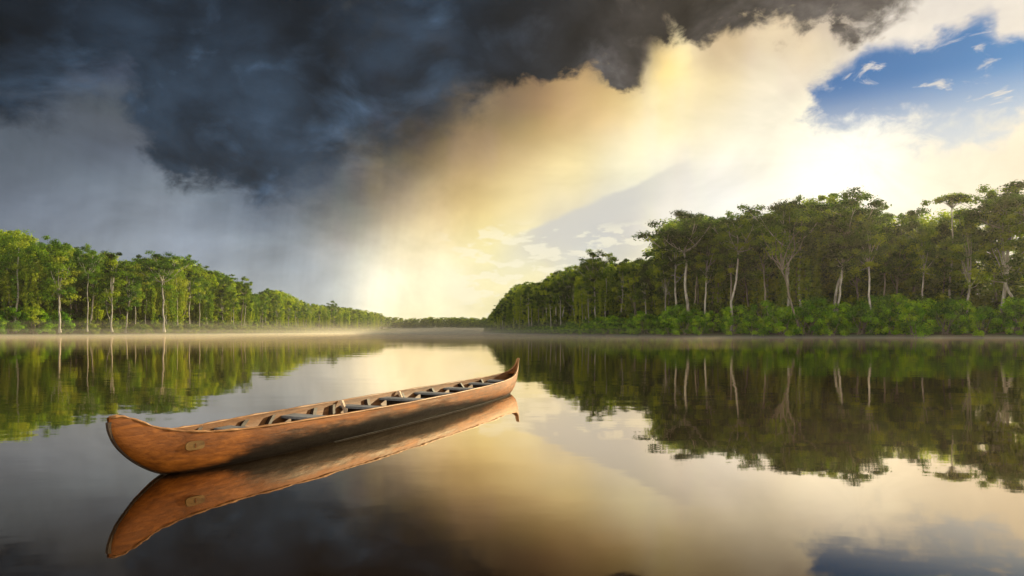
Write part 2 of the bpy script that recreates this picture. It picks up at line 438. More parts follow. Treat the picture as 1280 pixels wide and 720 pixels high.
# travelling up the left bank, across and down the right bank: inland is on the left hand side
nrm = normals_of(shore, 1.0)
jit = np.convolve(rng.normal(0, 1.6, len(shore) + 4), np.ones(5) / 2.2, 'valid') * .6
shore_j = shore + nrm * jit[:, None]
prof = [(-9, -2.6), (-2, -.4), (0, .05), (.6, .45), (3, .8), (12, 1.4), (40, 3.0), (120, 6), (420, 14)]
V = []; Fc = []
for i, (p_, n_) in enumerate(zip(shore_j, nrm)):
    for (o_, z_) in prof:
        zz = z_ * (1 + .10 * math.sin(i * 1.7 + o_)) if 0 < o_ < 50 else z_
        V.append((p_[0] + n_[0] * o_, p_[1] + n_[1] * o_, zz))
k = len(prof)
for i in range(len(shore_j) - 1):
    for j in range(k - 1):
        Fc.append((i * k + j, (i + 1) * k + j, (i + 1) * k + j + 1, i * k + j + 1))
tag(mesh_obj('riverbank', V, Fc, M_GROUND, smooth=True), kind='structure')

# ------------------------------------------------------------------ tree prototypes
def leaves(centers, radii, counts, size, rg, flat=0.55, up=0.5, tint_c=None, hang=0.0):
    """rhombic leaf sprays scattered in soft clumps -> verts, quads, tint per face"""
    Vs, Ts = [], []
    for ci, (c, r, n) in enumerate(zip(centers, radii, counts)):
        n = int(n)
        d = rg.normal(size=(n, 3)); d /= np.linalg.norm(d, axis=1)[:, None]
        rr = rg.random(n) ** 0.42
        lump = 1 + .25 * np.sin(d[:, 0] * 4 + ci) * np.cos(d[:, 1] * 5 + ci * 2)
        p = d * (rr * lump)[:, None] * np.array([r, r, r * flat])
        p[:, 2] -= hang * r * rg.random(n) ** 2
        p += np.asarray(c)
        nn = d * 1.25 + rg.normal(0, .40, (n, 3)); nn[:, 2] += up; nn /= np.linalg.norm(nn, axis=1)[:, None]
        a = np.cross(nn, rg.normal(size=(n, 3))); a /= np.linalg.norm(a, axis=1)[:, None] + 1e-9
        b = np.cross(nn, a)
        s1 = size * (0.6 + .8 * rg.random(n)); s2 = s1 * (.45 + .25 * rg.random(n))
        A = a * s1[:, None] * .5; B = b * s2[:, None] * .5
        drop = nn * (s1 * .12)[:, None]
        q = np.stack([p - A - drop, p + B, p + A - drop, p - B], 1)
        Vs.append(q.reshape(-1, 3))
        tc_ = tint_c[ci] * 1.3 - .06
        Ts.append(np.clip(tc_ + rg.normal(0, .10, n), 0, 1))
    V_ = np.concatenate(Vs); T_ = np.concatenate(Ts)
    F_ = np.arange(len(V_)).reshape(-1, 4)
    return V_, F_, T_

def wob(p0, p1, n, amp, rg, sag=0.0):
    p0 = np.array(p0, float); p1 = np.array(p1, float)
    t = np.linspace(0, 1, n)[:, None]; p = p0 + (p1 - p0) * t
    w = rg.normal(0, amp, (n, 3)); w[0] = 0; w[-1] = 0
    w = (w + np.roll(w, 1, 0)) / 2; w[0] = 0; w[-1] = 0
    p += w; p[:, 2] += sag * np.sin(t[:, 0] * math.pi)
    return p

def make_tree(kind, seed):
    """returns (trunk verts, faces), (crown verts, faces, tint), height"""
    rg = np.random.default_rng(seed); T = Tubes(); H = 32.0
    C_, Rd, Cn, Tn = [], [], [], []
    lean = rg.normal(0, 1.3, 2)
    if kind == 'umbrella':         # emergent: bare pale trunk, spreading limbs, flat broken layers
        fork = H * rg.uniform(.60, .68)
        tp = wob((0, 0, 0), (lean[0], lean[1], fork), 9, .30, rg)
        T.add(tp, np.linspace(.34, .20, 9) + np.array([.25] + [0] * 8), 8)
        nl = rg.integers(6, 9); a0 = rg.random() * 6.28
        for i in range(nl):
            a = a0 + i * 6.283 / nl + rg.normal(0, .25); rad = rg.uniform(3.5, 8.8); z = H - rg.uniform(1.0, 5.5) - (rad / 9) ** 2 * 2.2
            e = (tp[-1][0] + math.cos(a) * rad, tp[-1][1] + math.sin(a) * rad, z)
            lp = wob(tp[-1], e, 6, .35, rg, -1.2); T.add(lp, np.linspace(.15, .04, 6), 6)
            for j in range(rg.integers(2, 4)):
                q = lp[rg.integers(2, 5)]; a2 = a + rg.normal(0, .9); r2 = rg.uniform(2, 4)
                e2 = (q[0] + math.cos(a2) * r2, q[1] + math.sin(a2) * r2, min(H - .7, q[2] + rg.uniform(1.2, 3.6)))
                T.add(wob(q, e2, 4, .2, rg), np.linspace(.07, .025, 4), 5)
                C_.append(e2); Rd.append(rg.uniform(1.2, 2.1)); Cn.append(105); Tn.append(rg.random() * .6)
            C_.append(e); Rd.append(rg.uniform(1.5, 2.6)); Cn.append(160); Tn.append(rg.random() * .6)
        for j in range(5):
            a = rg.random() * 6.28; r_ = rg.uniform(0, 4)
            C_.append((tp[-1][0] + math.cos(a) * r_, tp[-1][1] + math.sin(a) * r_, H - rg.uniform(.8, 2.5))); Rd.append(rg.uniform(1.5, 2.4)); Cn.append(140); Tn.append(rg.random() * .7)
        for i in range(34):
            a = i * 2.4; r_ = rg.uniform(1.0, 6.2); z = H * rg.uniform(.56, .88)
            C_.append((tp[-1][0] + math.cos(a) * r_, tp[-1][1] + math.sin(a) * r_, z)); Rd.append(rg.uniform(1.3, 2.2)); Cn.append(110); Tn.append(rg.random() * .6)
        V_, F_, T_ = leaves(C_, Rd, Cn, .50, rg, .5, .7, Tn)
    elif kind in ('dense', 'tall'):
        bot = .36 if kind == 'dense' else .50
        fork = H * (bot + .12)
        tp = wob((0, 0, 0), (lean[0], lean[1], fork), 9, .28, rg)
        T.add(tp, np.linspace(.32, .20, 9) + np.array([.2] + [0] * 8), 8)
        cx, cy_ = tp[-1][0], tp[-1][1]
        wr = 5.6 if kind == 'dense' else 5.2
        n = 46 if kind == 'dense' else 38
        for i in range(n):
            u = (i + rg.random()) / n; z = H * (bot + (.97 - bot) * u)
            env = math.sin(min(1, .22 + u * .95) * math.pi) ** .55 if u < .9 else .55
            a = i * 2.399 + rg.normal(0, .4); rad = wr * env * rg.uniform(.45, 1.08)
            c = (cx + math.cos(a) * rad, cy_ + math.sin(a) * rad, z + rg.normal(0, .6))
            C_.append(c); Rd.append(rg.uniform(1.1, 2.3)); Cn.append(rg.integers(110, 175)); Tn.append(rg.random() * .8)
            if i % 4 == 0:
                T.add(wob(tp[rg.integers(6, 9)], c, 5, .3, rg), np.linspace(.12, .04, 5), 5)
        V_, F_, T_ = leaves(C_, Rd, Cn, .55, rg, .68, .45, Tn)
    elif kind == 'draped':         # vines and creepers hang from the crown almost to the ground
        tp = wob((0, 0, 0), (lean[0], lean[1], H * .8), 9, .3, rg)
        T.add(tp, np.linspace(.32, .12, 9), 7)
        for i in range(30):
            u = i / 30; z = H * (.52 + .44 * u); a = i * 2.4; rad = 4.6 * math.sin((.25 + .7 * u) * math.pi) ** .6 * rg.uniform(.5, 1.1)
            C_.append((lean[0] + math.cos(a) * rad, lean[1] + math.sin(a) * rad, z)); Rd.append(rg.uniform(1.3, 2.3)); Cn.append(125); Tn.append(.25 + rg.random() * .6)
        for s_ in range(13):
            a = s_ * 6.283 / 13 + rg.normal(0, .15); rad = rg.uniform(2.6, 4.6); top = H * rg.uniform(.5, .72); base = H * rg.uniform(.03, .28)
            tt = .35 + rg.random() * .6; m_ = int((top - base) / 1.5)
            for j in range(m_):
                z = top - j * 1.5; r2 = rad * (1 + .12 * math.sin(j))
                C_.append((lean[0] * .7 + math.cos(a) * r2, lean[1] * .7 + math.sin(a) * r2, z)); Rd.append(rg.uniform(.55, 1.15)); Cn.append(46); Tn.append(tt + rg.normal(0, .07))
        V_, F_, T_ = leaves(C_, Rd, Cn, .55, rg, 1.0, .3, Tn, hang=.5)
    elif kind == 'tuft':           # single round tuft on a long bare pole
        tp = wob((0, 0, 0), (lean[0], lean[1], H * .86), 9, .3, rg)
        T.add(tp, np.linspace(.30, .12, 9) + np.array([.15] + [0] * 8), 7)
        for i in range(13):
            a = i * 2.4; rad = rg.uniform(.8, 3.7); c = (lean[0] + math.cos(a) * rad, lean[1] + math.sin(a) * rad, H * .95 - (rad / 4) ** 2 * 2 + rg.normal(0, .3))
            C_.append(c); Rd.append(rg.uniform(1.0, 1.6)); Cn.append(110); Tn.append(.3 + rg.random() * .5)
            T.add(wob(tp[-1], c, 4, .15, rg, .2), np.linspace(.10, .04, 4), 5)
        V_, F_, T_ = leaves(C_, Rd, Cn, .45, rg, .5, .6, Tn)
    elif kind == 'gaunt':          # leaning, forking, thinly leaved
        tp = wob((0, 0, 0), (5.2 * (1 if seed % 2 else -1), 1.0, H * .55), 10, .35, rg)
        T.add(tp, np.linspace(.27, .16, 10) + np.array([.12] + [0] * 9), 8)
        for i in range(9):
            q = tp[rg.integers(7, 10)]; a = rg.random() * 6.28; r_ = rg.uniform(2.5, 6); e = (q[0] + math.cos(a) * r_, q[1] + math.sin(a) * r_, H * rg.uniform(.72, .98))
            lp = wob(q, e, 7, .5, rg, -.6); T.add(lp, np.linspace(.15, .04, 7), 6)
            for c in (lp[-1], lp[-2] + rg.normal(0, .8, 3)):
                C_.append(c); Rd.append(rg.uniform(1.4, 2.6)); Cn.append(150); Tn.append(rg.random() * .7)
        V_, F_, T_ = leaves(C_, Rd, Cn, .48, rg, .6, .5, Tn)
    elif kind == 'bush':           # mound of riverside foliage, 8 m tall, down to the water
        H = 8.0
        for i in range(5):
            a = rg.random() * 6.28
            T.add(wob((rg.normal(0, .5), rg.normal(0, .5), -.3), (math.cos(a) * 2.5, math.sin(a) * 2.5, H * .65), 5, .2, rg), np.linspace(.14, .04, 5), 5)
        for i in range(44):
            u = rg.random() ** .8; a = rg.random() * 6.28
            rad = 5.0 * math.sqrt(max(.05, 1 - (u * .95) ** 2)) * rg.uniform(.6, 1.0)
            C_.append((math.cos(a) * rad, math.sin(a) * rad * .85, H * (.05 + .84 * u))); Rd.append(rg.uniform(.75, 1.5)); Cn.append(rg.integers(85, 130)); Tn.append(rg.random() * .8)
        V_, F_, T_ = leaves(C_, Rd, Cn, .46, rg, .75, .6, Tn)
    return (T.V, T.F), (V_, F_, T_), H

protos = {}
def proto(kind, seed, leafmat, barkmat):
    key = (kind, seed, leafmat.name, barkmat.name)
    if key not in protos:
        tr, cr, H = make_tree(kind, seed)
        tname = 'stem' if kind == 'bush' else 'trunk'; cname = 'foliage' if kind == 'bush' else 'crown'
        t = mesh_obj(tname, tr[0], np.array(tr[1]), barkmat, smooth=True)
        c = mesh_obj(cname, cr[0], cr[1], leafmat, tint=cr[2])
        protos[key] = [t, c, H, False]
    return protos[key]
def put_tree(name, kind, seed, leafmat, barkmat, x, y, z, height, width, rz):
    pr = proto(kind, seed, leafmat, barkmat)
    root = empty(name, (x, y, z), rz)
    s_ = height / pr[2]; root.scale = (s_ * width, s_ * width, s_)
    if not pr[3]: parts = [pr[0], pr[1]]; pr[3] = True
    else:
        parts = [pr[0].copy(), pr[1].copy()]
        for p_ in parts: COL.objects.link(p_)
    for p_ in parts: p_.parent = root
    return root

def top_profile(pts):
    xs, ys = zip(*pts); return lambda px: float(np.interp(px, xs, ys))
TOP_R = top_profile([(585,398),(612,392),(625,378),(650,353),(680,350),(705,334),(725,335),(745,322),(770,322),(800,323),(822,320),(832,285),(845,268),(870,266),(930,265),(955,268),(975,252),(990,246),(1050,244),(1065,258),(1100,256),(1150,255),(1175,258),(1210,250),(1225,236),(1250,230),(1280,230),(1400,228)])
TOP_L = top_profile([(-120,282),(0,284),(30,288),(52,300),(60,298),(90,303),(110,312),(130,316),(150,318),(162,326),(175,319),(210,318),(235,320),(242,332),(262,333),(285,345),(300,352),(320,366),(340,358),(355,363),(375,374),(400,379),(430,383),(450,385),(470,389),(500,396),(560,401)])
GZ = lambda off: float(np.interp(off, [p_[0] for p_ in prof], [p_[1] for p_ in prof]))
def to_px(x, y): return 640 + F * x / y

ORD = ['first', 'second', 'third', 'fourth', 'fifth', 'sixth', 'seventh', 'eighth', 'ninth', 'tenth', 'eleventh', 'twelfth', 'thirteenth', 'fourteenth', 'fifteenth', 'sixteenth', 'seventeenth', 'eighteenth', 'nineteenth', 'twentieth', 'twenty-first', 'twenty-second', 'twenty-third', 'twenty-fourth', 'twenty-fifth', 'twenty-sixth', 'twenty-seventh', 'twenty-eighth', 'twenty-ninth', 'thirtieth']
KINDW = {'umbrella': 'flat-topped open tree', 'dense': 'round dense tree', 'tall': 'tall high-crowned tree', 'draped': 'vine-draped tree', 'gaunt': 'leaning forked tree', 'tuft': 'round-tufted tree', 'bush': 'low leafy bush'}
NAMES = {'umbrella': 'umbrella_tree', 'dense': 'rainforest_tree', 'tall': 'tall_tree', 'draped': 'vine_covered_tree', 'gaunt': 'leaning_tree', 'tuft': 'tufted_tree', 'bush': 'riverside_bush'}
ZR = [(-1e9, 690, 'far right bank past canoe stern'), (690, 820, 'right bank just past canoe stern'), (820, 945, 'right bank by dark umbrella crown'),
      (945, 1070, 'right bank below bright double crown'), (1070, 1185, 'right bank by longest pale trunk'), (1185, 1e9, 'right bank at photo edge')]
ZL = [(-1e9, 95, 'left bank at photo edge'), (95, 170, 'left bank above canoe bow'), (170, 250, 'left bank by broad sunlit crown'),
      (250, 330, 'left bank behind mid canoe'), (330, 400, 'farther left bank'), (400, 1e9, 'far end of left bank')]
placed = []
def place(kind, x, y, off, top_px, rz=None, leaf=None, bark=None, seed=None, width=1.0, row='front', side='R', label=None, dz=None):
    px = to_px(x, y); z = GZ(off) - .25
    h = (HY - top_px) / F * y + CAM_H - z
    root = put_tree(NAMES[kind], kind, seed, leaf or M_LEAF, bark or M_BARK, x, y, z, h, width, rng.random() * 6.28 if rz is None else rz)
    placed.append(dict(o=root, px=px, kind=kind, row=row, side=side, label=label, d=y))
    return root

SEEDS = {'umbrella': [11, 12, 13, 14], 'dense': [21, 22, 23, 24], 'tall': [31, 32, 33], 'draped': [41, 42, 43], 'gaunt': [51, 52], 'tuft': [61], 'bush': [71, 72, 73, 74]}
def pick(lst): return lst[int(rng.integers(0, len(lst)))]

def walk(poly, side, y_lo):
    """arc-length table of a bank: points, normals inland, in view order"""
    pl = resample(poly, 2.0, 0, rng); nn = normals_of(pl, 1.0)
    return pl, nn
def along(poly, spacing_fn, px_lo, px_hi, off, offj):
    pl, nn = walk(poly, 0, 0); acc = 0; out = []; need = 0
    for i in range(1, len(pl)):
        acc += float(np.linalg.norm(pl[i] - pl[i - 1]))
        if pl[i][1] < 60: acc = 0; continue
        if acc >= need:
            o_ = off + rng.uniform(-offj, offj); p_ = pl[i] + nn[i] * o_ + rng.normal(0, .5, 2)
            px = to_px(p_[0], p_[1]); acc = 0; need = spacing_fn(pl[i][1]) * rng.uniform(.75, 1.25)
            if px_lo < px < px_hi: out.append((p_[0], p_[1], o_, px))
    return out

# --- right bank
rows_R = [('front', 8, 3, lambda d: max(8.0, d / 26)), ('second', 17, 4, lambda d: max(7.5, d / 24)), ('back', 29, 5, lambda d: max(7.5, d / 26))]
for row, off, oj, sp in rows_R:
    for x, y, o_, px in along(SHORE_R, sp, 606, 1340, off, oj):
        if y > (800 if row == 'front' else 420 if row == 'second' else 300): continue
        drop = {'front': rng.uniform(6, 26), 'second': rng.uniform(0, 16), 'back': rng.uniform(0, 7)}[row] * 190 / max(190, y)
        kind = pick({'front': ['tall', 'dense', 'tall', 'tall', 'draped', 'dense'], 'second': ['dense', 'dense', 'draped', 'tall'], 'back': ['dense', 'dense', 'dense', 'umbrella']}[row])
        place(kind, x, y, o_, TOP_R(px) + drop, seed=pick(SEEDS[kind]), bark=M_PALE if row == 'front' and rng.random() < .75 else M_BARK, width=rng.uniform(.85, 1.15), row=row, side='R')
# --- left bank
rows_L = [('front', 7, 3, lambda d: max(8.5, d / 32)), ('second', 16, 4, lambda d: max(8.5, d / 30)), ('back', 28, 5, lambda d: max(9, d / 30))]
for row, off, oj, sp in rows_L:
    for x, y, o_, px in along(SHORE_L, sp, -60, 520, off, oj):
        if y > (1300 if row == 'front' else 560 if row == 'second' else 420): continue
        drop = {'front': rng.uniform(4, 24), 'second': rng.uniform(0, 14), 'back': rng.uniform(0, 6)}[row] * 260 / max(260, y)
        kind = pick({'front': ['draped', 'tall', 'draped', 'dense', 'tall'], 'second': ['dense', 'draped', 'tall', 'umbrella'], 'back': ['dense', 'dense', 'umbrella', 'tall']}[row])
        place(kind, x, y, o_, TOP_L(px) + drop, seed=pick(SEEDS[kind]), leaf=M_LEAFY if rng.random() < .6 else M_LEAF, bark=M_PALE if row == 'front' else M_BARK, width=rng.uniform(.8, 1.1), row=row, side='L')

# --- trees that stand out, each where the photograph has it
def hero(px, d, off, kind, top, seed, label, width=1.0, rz=0.0, leaf=None, bark=None, side='R'):
    x = (px - 640) / F * d
    place(kind, x, d, off, top, rz=rz, leaf=leaf or M_LEAF, bark=bark or M_PALE, seed=seed, width=width, row='hero', side=side, label=label)
hero(745, 262, 16, 'umbrella', 311, 12, 'small flat layered tree top standing clear above the forest just right of canoe stern', .95, .4)
hero(700, 335, 16, 'umbrella', 331, 13, 'flat-crowned tree stepping up the skyline above the canoe stern', .9, 1.4)
hero(862, 196, 14, 'umbrella', 262, 11, 'wide dark umbrella tree whose open crown overhangs the dip in right skyline', 1.28, 2.2)
hero(915, 186, 20, 'umbrella', 264, 14, 'broad open-crowned tree right of the wide dark umbrella tree', 1.1, .9)
hero(985, 178, 22, 'umbrella', 246, 12, 'sunlit airy crown, left one of the two tallest bright crowns on right bank', 1.0, 2.9)
hero(1035, 174, 20, 'umbrella', 238, 13, 'sunlit airy crown, right one of the two tallest bright crowns on right bank', 1.0, .2)
hero(1000, 168, 8, 'gaunt', 262, 51, 'leaning forked pale tree with crooked bare limbs in middle of right bank', 1.2, 3.3, None, M_BARK)
hero(1189, 166, 26, 'tuft', 237, 61, 'thin tree with one small round tuft rising over the right skyline', 1.0, 0.0)
hero(1090, 163, 6, 'tall', 262, 32, 'tall tree with the longest pale trunk, slightly leaning, right bank', 1.0, 1.1)
hero(1248, 158, 14, 'umbrella', 225, 11, 'tallest dark umbrella tree in the upper right forest corner', 1.2, 4.4)
hero(1290, 150, 12, 'umbrella', 232, 14, 'dark spreading tree cut by the right edge of the photo', 1.2, .3)
hero(109, 275, 18, 'umbrella', 305, 14, 'small pale flat-topped tree in the skyline gap above the canoe bow', .6, .3, M_LEAFY, M_PALE, 'L')
hero(140, 288, 14, 'dense', 312, 22, 'dark round-headed tree standing on left bank straight above the canoe bow', 1.05, 1.3, M_LEAF, M_PALE, 'L')
hero(205, 318, 12, 'umbrella', 314, 12, 'wide flat sunlit crown, broadest one on the left bank', 1.25, .8, M_LEAFY, M_PALE, 'L')
hero(300, 405, 12, 'umbrella', 345, 13, 'small dark umbrella top breaking the left skyline halfway along', .7, .5, M_LEAF, M_BARK, 'L')
hero(411, 770, 12, 'umbrella', 375, 13, 'tiny flat tree top just above the far left skyline', .7, 1.0, M_LEAFY, M_BARK, 'L')
hero(20, 258, 10, 'draped', 284, 42, 'tallest yellow-green vine-draped tree at the left edge of the photo', 1.1, .8, M_LEAFY, M_PALE, 'L')
hero(75, 262, 10, 'dense', 298, 24, 'broad green tree second along from the left edge of the photo', 1.1, 2.1, M_LEAFY, M_PALE, 'L')

# --- bushes along the water
for rep, (off, oj) in enumerate([(1.5, 1.2), (6.5, 1.5)]):
    for x, y, o_, px in along(SHORE_R, lambda d: max(6.0, d / 30), 606, 1340, off, oj):
        if y > 800: continue
        hp = np.interp(px, [606, 700, 800, 900, 1000, 1280], [6, 14, 32, 40, 46, 58]) * (rng.uniform(.6, .9) if rep == 0 else rng.uniform(.8, 1.1))
        place('bush', x, y, o_, HY + 4 - hp, seed=pick(SEEDS['bush']), leaf=M_BUSH, width=rng.uniform(.8, 1.1) * (1.0 if hp > 25 else 1.4), row='waterside' if rep == 0 else 'upper', side='R')
    for x, y, o_, px in along(SHORE_L, lambda d: max(7.0, d / 28), -60, 500, off, oj):
        hp = np.interp(px, [0, 80, 110, 300, 500], [36, 34, 14, 11, 6]) * rng.uniform(.7, 1.1)
        place('bush', x, y, o_, HY + 2 - hp, seed=pick(SEEDS['bush']), leaf=M_BUSH if px < 105 else M_LEAFY, width=rng.uniform(.8, 1.1) * (1.0 if hp > 25 else 1.5), row='waterside' if rep == 0 else 'upper', side='L')

# --- labels that single each one out: where it stands, its row, its kind and its turn from the left
from collections import defaultdict
zones = defaultdict(list)
for p_ in placed:
    if p_['label']: tag(p_['o'], p_['label'], 'tree', 'trees standing out on the ' + ('right' if p_['side'] == 'R' else 'left') + ' bank'); continue
    for lo, hi, txt in (ZR if p_['side'] == 'R' else ZL):
        if lo <= p_['px'] < hi: break
    zones[(txt, p_['row'], p_['kind'], p_['side'])].append(p_)
for (txt, row, kind, side), L in zones.items():
    L.sort(key=lambda q: q['px'])
    for i, q in enumerate(L):
        o_ = ORD[min(i, len(ORD) - 1)]
        words_ = f"{KINDW[kind]}, {row} row, {txt}" if len(L) == 1 else f"{o_} from left of the {KINDW[kind].replace('bush', 'bushe')}s, {row} row, {txt}"
        tag(q['o'], words_, 'bush' if kind == 'bush' else 'tree',
            ('bushes along the ' if kind == 'bush' else 'trees of the ') + ('right' if side == 'R' else 'left') + ' bank')
print('TREES', len(placed), sum(1 for p_ in placed if p_['kind'] == 'bush'))

# --- deep forest behind the rows, and the far shore: one mass each
def merged(name, spots, kinds, leafmat, tintk=1.0):
    Vs, Fs, Ts, base = [], [], [], 0
    TV, TF, tb = [], [], 0
    cache = {}
    for (x, y, z, h, w) in spots:
        kd = pick(kinds); sd_ = pick(SEEDS[kd])
        if (kd, sd_) not in cache:
            tr, cr, H = make_tree(kd, sd_)
            keep = rng.random(len(cr[1])) < .42
            q = cr[0].reshape(-1, 4, 3)[keep]; c_ = q.mean(1, keepdims=True); q = c_ + (q - c_) * 1.5
            cache[(kd, sd_)] = (q, cr[2][keep], np.array(tr[0]), np.array(tr[1]), H)
        q, t_, tv, tf, H = cache[(kd, sd_)]
        a = rng.random() * 6.28; s_ = h / H; ca, sa_ = math.cos(a), math.sin(a)
        def xf(v):
            o = np.empty_like(v); o[..., 0] = (v[..., 0] * ca - v[..., 1] * sa_) * s_ * w + x
            o[..., 1] = (v[..., 0] * sa_ + v[..., 1] * ca) * s_ * w + y; o[..., 2] = v[..., 2] * s_ + z; return o
        Vs.append(xf(q).reshape(-1, 3)); Ts.append(np.clip(t_ * tintk + rng.normal(0, .08), 0, 1))
    V_ = np.concatenate(Vs); F_ = np.arange(len(V_)).reshape(-1, 4)
    return tag(mesh_obj(name, V_, F_, leafmat, tint=np.concatenate(Ts)), kind='stuff')
spots = []
for poly, top, lo, hi in ((SHORE_R, TOP_R, 606, 1800), (SHORE_L, TOP_L, -2500, 520)):
    for off in (20, 30, 42, 56):
        for x, y, o_, px in along(poly, lambda d: max(5.0 if d < 175 else 7.5, d / 28), lo, hi, off, 5):
            if y > 1250 or (off < 40 and y < 300): continue
            if px > 1360 and off < 40 or (px < -60 and y > 240 and off < 40): continue
            z = GZ(o_) - .3; h = (HY - top(px) - rng.uniform(3, 14) * 200 / max(200, y)) / F * y + CAM_H - z
            if y < 240 and px < 0: h = rng.uniform(30, 37)
            if px > 1340: h = rng.uniform(26, 33)
            spots.append((x, y, z, max(8, h), rng.uniform(1.0, 1.3)))
            if y < 450: spots.append((x + rng.normal(0, 3), y + rng.normal(0, 3), z, max(6, h * .5), rng.uniform(1.5, 2.0)))
merged('deep_forest', spots, ['dense', 'draped'], M_LEAF)
spots = []
for off in (33, 45):                                                    # understorey trees closing the view between trunks
    for x, y, o_, px in along(SHORE_R, lambda d: max(5.5, d / 30), 606, 1800, off, 4): spots.append((x, y, GZ(o_) - .3, rng.uniform(14, 19), rng.uniform(1.3, 1.8)))
    for x, y, o_, px in along(SHORE_L, lambda d: max(6.5, d / 30), -2500, 520, off, 4): spots.append((x, y, GZ(o_) - .3, rng.uniform(14, 19), rng.uniform(1.3, 1.8)))
merged('forest_understorey', spots, ['draped'], M_LEAF)
spots = []
for poly, lo, hi in ((SHORE_R, 606, 1800), (SHORE_L, -2500, 520)):       # shrubs and saplings on the forest floor
    for off in (12, 24, 38, 50):
        for x, y, o_, px in along(poly, lambda d: max(5.0, d / 40), lo, hi, off, 4):
            spots.append((x, y, GZ(o_) - .3, rng.uniform(6, 11) * (1 if off < 30 else 1.5), rng.uniform(.8, 1.2) * (1 if off < 30 else .8)))
merged('forest_undergrowth', spots, ['bush'], M_LEAF)
spots = []
pl, nn = walk([(-262, 1180), (-245, 1320), (-150, 1352), (-60, 1330), (20, 1250), (60, 1200)], 0, 0)
for i in range(0, len(pl), 3):
    for off in (4, 14, 26, 40):
        o_ = off + rng.uniform(-4, 4); p_ = pl[i] + nn[i] * o_ + rng.normal(0, 5, 2)
        px = to_px(*p_); top = np.interp(px, [470, 485, 510, 545, 600, 620], [392, 397, 399, 396.5, 398, 396]) + rng.uniform(-.8, 3)
        spots.append((p_[0], p_[1], GZ(o_), (HY - top) / F * p_[1], rng.uniform(1.2, 1.7)))
merged('distant_forest', spots, ['dense'], M_LEAF)

# ------------------------------------------------------------------ the dugout canoe
def wood_material(name, dark, mid, pale, shade_wet=False, grain=1.0, rough=.5):
    m, g, out = material(name)
    P = g.new('ShaderNodeTexCoord').outputs['Object']
    sp = g.new('ShaderNodeSeparateXYZ'); g.t.links.new(P, sp.inputs[0]); x, y, z = sp.outputs
    gr = g.noise(g.v('MULTIPLY', P, (1.2, 22, 26)), grain, 6, .65, .6)
    blot = g.noise(g.v('MULTIPLY', P, (1.6, 3, 5)), 1.0, 5, .6, .3)
    adze = g.noise(g.v('MULTIPLY', P, (5, 9, 11)), 1.0, 3, .5)
    c = ramp(g, g.m('MULTIPLY_ADD', gr, .55, g.m('MULTIPLY', blot, .45)), [(.32, dark), (.5, mid), (.68, pale)])
    crack = g.smooth(g.noise(g.v('MULTIPLY', P, (.8, 10, 30)), 1.3, 4, .6, .4), .66, .72)
    c = g.mix(g.m('MULTIPLY', crack, .6), c, (dark[0] * .3, dark[1] * .3, dark[2] * .3, 1))
    r_ = rough
    if shade_wet:     # shade of the hull's underturn painted in amidships, plus a wet waterline band
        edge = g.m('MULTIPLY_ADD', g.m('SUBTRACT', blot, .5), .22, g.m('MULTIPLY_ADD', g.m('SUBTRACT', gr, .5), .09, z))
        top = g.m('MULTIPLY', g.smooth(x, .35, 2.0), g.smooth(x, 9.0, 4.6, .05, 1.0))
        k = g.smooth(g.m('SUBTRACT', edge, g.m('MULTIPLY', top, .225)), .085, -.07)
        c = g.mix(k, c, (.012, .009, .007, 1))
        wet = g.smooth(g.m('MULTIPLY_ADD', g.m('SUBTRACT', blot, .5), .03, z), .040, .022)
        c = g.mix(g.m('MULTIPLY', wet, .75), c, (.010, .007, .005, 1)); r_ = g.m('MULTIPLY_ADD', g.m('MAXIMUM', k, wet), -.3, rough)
    h = g.m('ADD', g.m('MULTIPLY', gr, .5), g.m('MULTIPLY', adze, 1.0))
    principled(g, out, Base_Color=c, Roughness=r_, Specular_IOR_Level=.18, Normal=bump(g, h, .55, .012))
    return m
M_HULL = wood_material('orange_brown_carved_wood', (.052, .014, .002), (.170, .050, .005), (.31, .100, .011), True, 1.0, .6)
M_INNER = wood_material('inner_hull_wood', (.045, .016, .005), (.13, .052, .016), (.23, .10, .036), False, 1.0, .6)
M_RIM = wood_material('worn_rim_wood', (.14, .058, .018), (.26, .12, .042), (.38, .20, .08), False, 1.3, .5)
M_SEAT = wood_material('grey_weathered_board', (.07, .068, .068), (.15, .148, .148), (.24, .235, .23), False, 1.0, .55)
M_DARKW = wood_material('dark_rib_wood', (.012, .008, .006), (.035, .020, .012), (.07, .04, .02), False, 1.0, .6)
M_STRUT = wood_material('pale_strut_wood', (.25, .16, .10), (.45, .31, .20), (.6, .44, .3), False, 1.0, .6)
M_PLATE = wood_material('faded_plate_paint', (.08, .036, .009), (.16, .085, .022), (.23, .13, .038), False, .6, .6)

M_STRAKE = wood_material('worn_strake_wood', (.012, .010, .008), (.022, .019, .016), (.036, .032, .028), False, 1.0, .95)
BOW = (-3.37, 5.69); L = 10.27
canoe = empty('dugout_canoe', (BOW[0], BOW[1], 0), math.atan2(.939, .343))
tag(canoe, 'long orange-brown carved wooden dugout canoe with upturned ends floating empty on still river', 'canoe')
